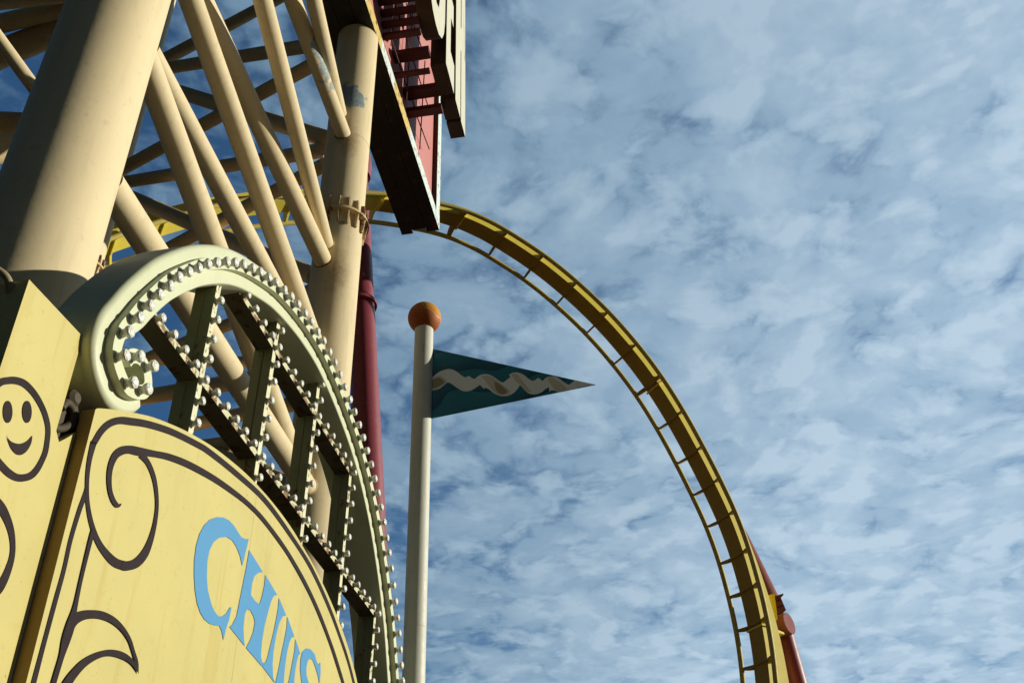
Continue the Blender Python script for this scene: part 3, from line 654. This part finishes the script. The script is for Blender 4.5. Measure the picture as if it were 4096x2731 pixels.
for i, pp in enumerate([[(336, 875), (400, 845), (450, 860), (490, 912), (430, 945), (380, 985), (328, 985)],
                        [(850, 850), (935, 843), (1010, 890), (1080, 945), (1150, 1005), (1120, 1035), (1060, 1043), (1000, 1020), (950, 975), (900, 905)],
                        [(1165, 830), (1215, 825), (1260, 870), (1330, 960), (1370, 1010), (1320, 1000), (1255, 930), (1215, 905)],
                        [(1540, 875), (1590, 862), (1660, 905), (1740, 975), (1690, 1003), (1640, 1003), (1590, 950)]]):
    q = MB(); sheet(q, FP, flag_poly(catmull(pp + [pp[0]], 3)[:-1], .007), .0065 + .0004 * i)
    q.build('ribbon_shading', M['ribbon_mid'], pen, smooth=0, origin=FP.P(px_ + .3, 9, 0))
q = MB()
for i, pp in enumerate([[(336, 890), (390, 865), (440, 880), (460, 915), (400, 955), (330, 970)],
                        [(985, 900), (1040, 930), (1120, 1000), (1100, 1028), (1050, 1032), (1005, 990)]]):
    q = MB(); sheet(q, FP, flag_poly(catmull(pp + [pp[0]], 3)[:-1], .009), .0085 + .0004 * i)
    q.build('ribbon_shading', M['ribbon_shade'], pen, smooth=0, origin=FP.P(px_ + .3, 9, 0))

# ================================================================== roller coaster track
AZ = R(-29.8)
GA = 1.5
NT = Vector((math.sin(AZ), math.cos(AZ), 0)); DT = Vector((math.cos(AZ), -math.sin(AZ), 0))
TP = Plane(NT, DT, 17.796 * GA / 1.1)
cv = [(-3.6, 12.0), (-2.9, 14.0), (-1.7, 16.6), (-0.5, 18.6), (0.53, 19.79), (1.83, 21.05), (3.08, 22.13), (4.1, 22.85), (5.2, 23.5), (6.3, 24.08), (7.7, 24.72), (8.9, 25.1), (10.3, 25.38), (11.3, 25.47), (12.15, 25.4),
      (13.0, 25.2), (14.47, 24.66), (15.8, 23.92), (17.03, 23.02), (18.12, 21.97), (19.0, 20.9), (19.78, 19.67), (20.42, 18.42), (20.93, 17.30), (21.36, 16.2), (21.66, 15.07), (21.84, 13.9),
      (21.93, 12.9), (21.94, 11.9), (21.87, 10.9), (21.7, 9.6), (21.3, 7.8), (20.6, 5.6), (19.6, 3.4), (18.4, 1.6)]
cvs = catmull(cv, 8)
for _ in range(6):
    cvs = [cvs[0]] + [((a[0] + 2 * b[0] + c[0]) / 4, (a[1] + 2 * b[1] + c[1]) / 4) for a, b, c in zip(cvs, cvs[1:], cvs[2:])] + [cvs[-1]]
def rad(i):
    a, b = cvs[max(i - 1, 0)], cvs[min(i + 1, len(cvs) - 1)]
    t = Vector((b[0] - a[0], b[1] - a[1])).normalized(); return t, Vector((-t.y, t.x))    # outward
trk = thing('coaster_track', 'yellow roller coaster track curving down in a high arc against the sky', 'roller coaster', TP.P(21, 0, -.75))
for off in (0, -GA):
    q = MB(); sweep(q, [TP.P(s, z, off) for s, z in cvs], .082, seg=16); q.build('rail', M['rail'], trk, origin=TP.P(*cvs[0], off))
q = MB(); n = len(cvs); oA, oB = -.42, -1.08
for i, (s, z) in enumerate(cvs):
    t, r = rad(i); du = .44 if (s < 20.3 or z > 17.0) else .44 + .50 * min(1, (17.0 - z) / 6.5)
    if s < 9: du = .44 + .2 * min(1, (9 - s) / 8)
    for (u, off) in ((.14, oA), (.14, oB), (du, oB), (du, oA)): q.v.append(TP.P(s + r.x * u, z + r.y * u, off))
for i in range(n - 1):
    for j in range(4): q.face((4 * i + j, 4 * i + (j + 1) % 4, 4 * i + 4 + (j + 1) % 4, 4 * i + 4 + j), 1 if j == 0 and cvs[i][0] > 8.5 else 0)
q.face((3, 2, 1, 0)); q.face([4 * (n - 1) + j for j in range(4)]); q.build('spine', [M['track'], M['track_shaded']], trk, smooth=30, origin=TP.P(*cvs[0], -.75))
tie_px = [(1793, 959), (1954, 1026), (2096, 1115), (2226, 1218), (2345, 1332), (2453, 1455), (2539, 1582), (2631, 1717), (2705, 1853), (2770, 1982), (2823, 2117), (2871, 2255), (2908, 2390), (2940, 2528), (2961, 2669)]
idx = []
for p in tie_px:
    s, z = TP.hit(*p); idx.append(min(range(n), key=lambda i: (cvs[i][0] - s) ** 2 + (cvs[i][1] - z) ** 2))
def walk(i0, step, sg):
    out = []; acc = 0; i = i0
    while 0 < i < n - 1:
        j = i + sg; acc += math.dist(cvs[i], cvs[j]); i = j
        if acc >= step: out.append(i); acc = 0
    return out
idx += walk(idx[0], 1.42, -1) + walk(idx[-1 - 0] if False else max(idx), 1.3, 1)
for c_, i in enumerate(idx):
    s, z = cvs[i]; t, r = rad(i); q = MB(); th = .034 if c_ not in (0, 6) else .065
    def pt(u, off, e): return TP.P(s + r.x * u + t.x * e, z + r.y * u + t.y * e, off)
    for (a, b) in ((0.0, oA + 0.01), (-GA, oB - 0.01)):
        sg = 1 if b > a else -1
        pr = [(.04, a), (.045 * 0 + .03, a + sg * .02), (.12, b), (.46, b), (.16, a + sg * .1), (.06, a + sg * .0)]
        pr = [(-.03, a), (.10, b), (.43, b), (.24, a + sg * .12), (.06, a)]
        q.add([pt(u, o_, -th) for u, o_ in pr] + [pt(u, o_, th) for u, o_ in pr], [(0, 1, 2, 3, 4), (9, 8, 7, 6, 5)] + [(k, (k + 1) % 5, 5 + (k + 1) % 5, 5 + k) for k in range(5)])
    pr = [(.085, oA + .003), (.085, oB - .003), (.139, oB - .003), (.139, oA + .003)]
    q.add([pt(u, o_, -th * .8) for u, o_ in pr] + [pt(u, o_, th * .8) for u, o_ in pr], [(0, 1, 2, 3), (7, 6, 5, 4)] + [(k, (k + 1) % 4, 4 + (k + 1) % 4, 4 + k) for k in range(4)])
    q.build('cross_tie', M['track_shaded'] if s > 8.5 else M['track'], trk, smooth=0, origin=pt(.1, -.75, 0))
for i in (idx[0], idx[6], idx[13]):
    i = i + 1; s, z = cvs[i]; t, r = rad(i); q = MB()
    def pt(u, off, e): return TP.P(s + r.x * u + t.x * e, z + r.y * u + t.y * e, off)
    pr = [(.10, oA + .05), (.10, oB - .05), (.50, oB - .05), (.50, oA + .05)]
    q.add([pt(u, o_, -.03) for u, o_ in pr] + [pt(u, o_, .03) for u, o_ in pr], [(0, 1, 2, 3), (7, 6, 5, 4)] + [(k, (k + 1) % 4, 4 + (k + 1) % 4, 4 + k) for k in range(4)])
    q.build('joint_flange', M['track'], trk, smooth=0, origin=pt(.1, -.75, 0))

# ================================================================== red supports
def tower_leg(name, label, A, B, r0, r1, extra=None):
    t = thing(name, label, 'support column', (B.x, B.y, 0), 'red legs holding up the coaster track')
    q = MB(); sweep(q, [A.lerp(B, k / 8) for k in range(9)], [r0 + (r1 - r0) * k / 8 for k in range(9)], seg=48); q.build('leg', M['red'], t, origin=A)
    return t
A = at_y(1425, 690, 26.6); Bq = at_y(1484, 2200, 26.2); u = Bq - A; B = A + u * ((A.z - 0.02) / (A.z - Bq.z))
l1 = tower_leg('track_support', 'maroon leg rising close behind the cream column with a flared collar ring', A, B, .42, .50)
dirv = u.normalized()
q = MB(); P = at_y(1433, 1222, 26.45); sweep(q, [P - dirv * .09, P - dirv * .06, P + dirv * .06, P + dirv * .09], [.46, .63, .63, .46], seg=48); q.build('collar_ring', M['red'], l1, origin=P)
q = MB(); P = at_y(1428, 1050, 26.5); sweep(q, [P - dirv * .05, P + dirv * .05], [.455, .455], seg=48); q.build('collar_ring', M['red'], l1, origin=P)
q = MB(); sweep(q, [A - dirv * -.3, A - dirv * .3, A - dirv * .75, A - dirv * .95, A - dirv * 1.02], [.52, .60, .58, .42, .1], seg=40); q.build('saddle_cap', M['red'], l1, origin=A)
def dsp(x, y, m_):
    p_ = TP.P(*TP.hit(x, y, -.75), -.75); return (p_ - EYE).dot(Fw_) + m_
Fw_ = _fwd
P1 = at_depth(3120, 2480, dsp(3074, 2480, 1.3)); P2 = at_y(3188, 2731, P1.y - .1); u = P2 - P1; B2 = P1 + u * ((P1.z - .02) / (P1.z - P2.z))
l2 = tower_leg('track_support', 'maroon leg behind the lower right track with a bolted flange and round end cap', P1, B2, .31, .40)
T0 = at_depth(2885, 1960, dsp(2885, 1960, 1.6)); T1 = at_depth(3068, 2400, dsp(3060, 2400, 1.5))
q = MB(); sweep(q, [T0.lerp(T1, k / 4) for k in range(5)], [.10, .20, .29, .36, .42], seg=40); q.build('tapered_arm', M['red_faded'], l2, origin=T0)
ax = (T1 - T0).normalized(); fx, fy = frame(ax)
ex = Vector((1, 0, 0)); ex = (ex - ax * ex.dot(ax)).normalized(); ez = ex.cross(ax)
q = MB(); box(q, T1 - ex * .30 - ez * .4, ex * .80, ez * .8, ax * .05); q.build('flange_plate', M['red_faded'], l2, smooth=0, origin=T1)
q = MB(); box(q, T1 - ex * .18 - ez * .3 + ax * .052, ex * .58, ez * .6, ax * .48); q.build('bolt_block', M['red_faded'], l2, smooth=0, origin=T1)
bl = MB()
for row in (.16, .36):
    for k in range(7):
        c = T1 + ax * row + ex * (-.12 + .075 * k) - ez * .30; w = c + ez * .615
        for cc, dr in ((c, -ez), (w, ez)): sweep(bl, [cc, cc + dr * .035], .024, seg=8)
bl.build('bolts', M['darkred'], l2, smooth=0, origin=T1)
dc = at_depth(3158, 2491, dsp(3074, 2480, .55)); dn = (Vector((.72, -.62, .05))).normalized()
q = MB(); sweep(q, [dc - dn * .45, dc], .36, seg=40); q.build('end_cap', M['red_faded'], l2, origin=dc)
# yellow mounting fin between spine and leg
q = MB(); fp_ = [(3060, 2385), (3090, 2370), (3112, 2520), (3105, 2545)]
vs = [at_depth(x, y, dsp(3074, 2450, .35)) for x, y in [(3072, 2380), (3098, 2372), (3116, 2512), (3100, 2515)]]
q.add(vs + [v + Vector((-.12, .5, 0)) for v in vs], [(0, 1, 2, 3), (7, 6, 5, 4), (0, 4, 5, 1), (1, 5, 6, 2), (2, 6, 7, 3), (3, 7, 4, 0)]); q.build('mounting_fin', M['track'], trk, smooth=0, origin=vs[0])
q = MB(); vs = [at_depth(x, y, dsp(3074, 2500, d_)) for x, y, d_ in [(3082, 2505, -.35), (3136, 2528, .1), (3138, 2536, .1), (3084, 2520, -.35)]]
q.add(vs + [v + Vector((-.05, .5, 0.1)) for v in vs], [(0, 1, 2, 3), (7, 6, 5, 4), (0, 4, 5, 1), (1, 5, 6, 2), (2, 6, 7, 3), (3, 7, 4, 0)]); q.build('mounting_fin', M['track'], trk, smooth=0, origin=vs[0])

# ================================================================== camera
cam = bpy.data.cameras.new('camera'); co = bpy.data.objects.new('camera', cam); COL.objects.link(co)
cam.lens = 35; cam.sensor_width = 36; cam.clip_end = 5000; cam.clip_start = 0.05
Rt = Vector((_xc.x, _yc.x, _zc.x)); Up = Vector((_xc.y, _yc.y, _zc.y)); Fw = Vector((_xc.z, _yc.z, _zc.z))
co.matrix_world = Matrix(((Rt.x, Up.x, -Fw.x, EYE.x), (Rt.y, Up.y, -Fw.y, EYE.y), (Rt.z, Up.z, -Fw.z, EYE.z), (0, 0, 0, 1)))
sc.camera = co

# ================================================================== light
SAZ, SEL = R(79), R(15)
sd = Vector((math.sin(SAZ) * math.cos(SEL), math.cos(SAZ) * math.cos(SEL), math.sin(SEL)))
sun = bpy.data.lights.new('sun', 'SUN'); sun.energy = 5.0; sun.angle = R(0.5); sun.color = (1.0, 0.955, 0.79)
so = bpy.data.objects.new('sun', sun); COL.objects.link(so); so.rotation_euler = (-sd).to_track_quat('-Z', 'Y').to_euler(); so.location = sd * 50
w = bpy.data.worlds.new('World'); sc.world = w; w.use_nodes = True
N, L = w.node_tree.nodes, w.node_tree.links
bg = N['Background']; bg.inputs['Strength'].default_value = 0.1
sky = N.new('ShaderNodeTexSky'); sky.sky_type = 'NISHITA'; sky.sun_disc = False; sky.sun_elevation = SEL; sky.sun_rotation = SAZ
sky.air_density = 1.0; sky.dust_density = 0.6; sky.ozone_density = 2.0
tc = N.new('ShaderNodeTexCoord'); sep = N.new('ShaderNodeSeparateXYZ'); L.new(tc.outputs['Generated'], sep.inputs[0])
def mth(op, a, b=None, c=None):
    x = N.new('ShaderNodeMath'); x.operation = op
    for i, v in enumerate((a, b, c)):
        if v is None: continue
        if isinstance(v, (int, float)): x.inputs[i].default_value = v
        else: L.new(v, x.inputs[i])
    return x.outputs[0]
zz = mth('MAXIMUM', mth('ADD', sep.outputs['Z'], 0.12), 0.05)
u_ = mth('DIVIDE', sep.outputs['X'], zz); v_ = mth('DIVIDE', sep.outputs['Y'], zz)
cmb = N.new('ShaderNodeCombineXYZ'); L.new(u_, cmb.inputs[0]); L.new(v_, cmb.inputs[1])
def wn(scale, det, ro, dist=0.0, vec=None, lac=2.0):
    x = N.new('ShaderNodeTexNoise'); x.inputs['Scale'].default_value = scale; x.inputs['Detail'].default_value = det; x.inputs['Roughness'].default_value = ro
    x.inputs['Distortion'].default_value = dist; x.inputs['Lacunarity'].default_value = lac; L.new(vec or cmb.outputs[0], x.inputs['Vector']); return x.outputs['Fac']
warp = N.new('ShaderNodeTexNoise'); warp.inputs['Scale'].default_value = 2.6; warp.inputs['Detail'].default_value = 4; L.new(cmb.outputs[0], warp.inputs['Vector'])
wv = N.new('ShaderNodeVectorMath'); wv.operation = 'MULTIPLY_ADD'; wv.inputs[1].default_value = (0.16, 0.16, 0.16); L.new(warp.outputs['Color'], wv.inputs[0]); L.new(cmb.outputs[0], wv.inputs[2])
n1 = wn(4.2, 5, 0.55, 0.0, wv.outputs[0]); n2 = wn(13.0, 5, 0.52, 0.0, wv.outputs[0])
t1 = mth('MINIMUM', mth('MULTIPLY', mth('ABSOLUTE', mth('SUBTRACT', n1, 0.5)), 9.0), 1.0)
t2 = mth('MINIMUM', mth('MULTIPLY', mth('ABSOLUTE', mth('SUBTRACT', n2, 0.5)), 8.0), 1.0)
puffs = wn(10.0, 9, 0.56, 0.0, wv.outputs[0]); big = wn(1.5, 3, 0.5, 0.1, wv.outputs[0])
dens = mth('ADD', mth('MULTIPLY', puffs, 0.74), mth('ADD', mth('MULTIPLY', big, 0.16), mth('ADD', mth('MULTIPLY', t1, 0.16), mth('MULTIPLY', t2, 0.11))))
dens = mth('SUBTRACT', dens, 0.085)
# cover grows to the east (right) and toward the horizon ahead, clear to the west
ux = mth('ADD', u_, mth('MULTIPLY', v_, 0.10))
cov = N.new('ShaderNodeMapRange'); cov.inputs['From Min'].default_value = -0.36; cov.inputs['From Max'].default_value = 0.30
cov.inputs['To Min'].default_value = -0.24; cov.inputs['To Max'].default_value = 0.10; L.new(ux, cov.inputs['Value'])
dens = mth('ADD', dens, cov.outputs[0])
def mrange(v, a, b, c, d, smooth=False):
    x = N.new('ShaderNodeMapRange'); x.inputs['From Min'].default_value = a; x.inputs['From Max'].default_value = b
    x.inputs['To Min'].default_value = c; x.inputs['To Max'].default_value = d
    if smooth: x.interpolation_type = 'SMOOTHSTEP'
    L.new(v, x.inputs['Value']); return x.outputs[0]
dens = mth('ADD', dens, mrange(sep.outputs['Y'], 0.15, 0.42, -0.6, 0.0))
rp_ = mth('MAXIMUM', mrange(dens, 0.17, 0.53, 0, 1, True), mth('MULTIPLY', mrange(dens, 0.0, 0.4, 0, 1, True), mrange(ux, -0.30, 0.15, 0.08, 0.42)))
def cmix(f, a, b, ty='MIX'):
    x = N.new('ShaderNodeMix'); x.data_type = 'RGBA'; x.blend_type = ty
    for i_, c in ((0, f), (6, a), (7, b)):
        if isinstance(c, (int, float)): x.inputs[i_].default_value = c
        elif isinstance(c, tuple): x.inputs[i_].default_value = (*c, 1)
        else: L.new(c, x.inputs[i_])
    return x.outputs[2]
clear = cmix(1.0, sky.outputs[0], (0.40, 0.74, 1.0), 'MULTIPLY')
# unseen sky behind the viewer and near the horizon, dimmed to cut fill light
dimmed = cmix(mrange(sep.outputs['Y'], 0.0, 0.42, 0, 1, True), cmix(1.0, clear, (0.42, 0.34, 0.25), 'MULTIPLY'), clear)
dimmed = cmix(mrange(sep.outputs['Z'], 0.12, 0.27, 0, 1, True), cmix(1.0, dimmed, (0.12, 0.12, 0.12), 'MULTIPLY'), dimmed)
cloudc = cmix(mrange(ux, -0.30, 0.70, 0, 1), (2.5, 3.7, 4.8), (5.3, 6.75, 8.0))
shade = cmix(mrange(mth('ADD', dens, mth('MULTIPLY', mth('SUBTRACT', n2, 0.5), 0.9)), 0.45, 0.78, 0, 1), cmix(1.0, cloudc, (0.66, 0.745, 0.82), 'MULTIPLY'), cloudc)
rp_ = mth('MULTIPLY', rp_, mrange(sep.outputs['Z'], 0.10, 0.24, 0.15, 1))
L.new(cmix(mth('MULTIPLY', rp_, 0.93), dimmed, shade), bg.inputs['Color'])
sc.view_settings.view_transform = 'Standard'; sc.view_settings.look = 'None'; sc.view_settings.exposure = 0; sc.view_settings.gamma = 1
sc.render.engine = 'CYCLES'
sc.cycles.max_bounces = 6; sc.cycles.transmission_bounces = 6
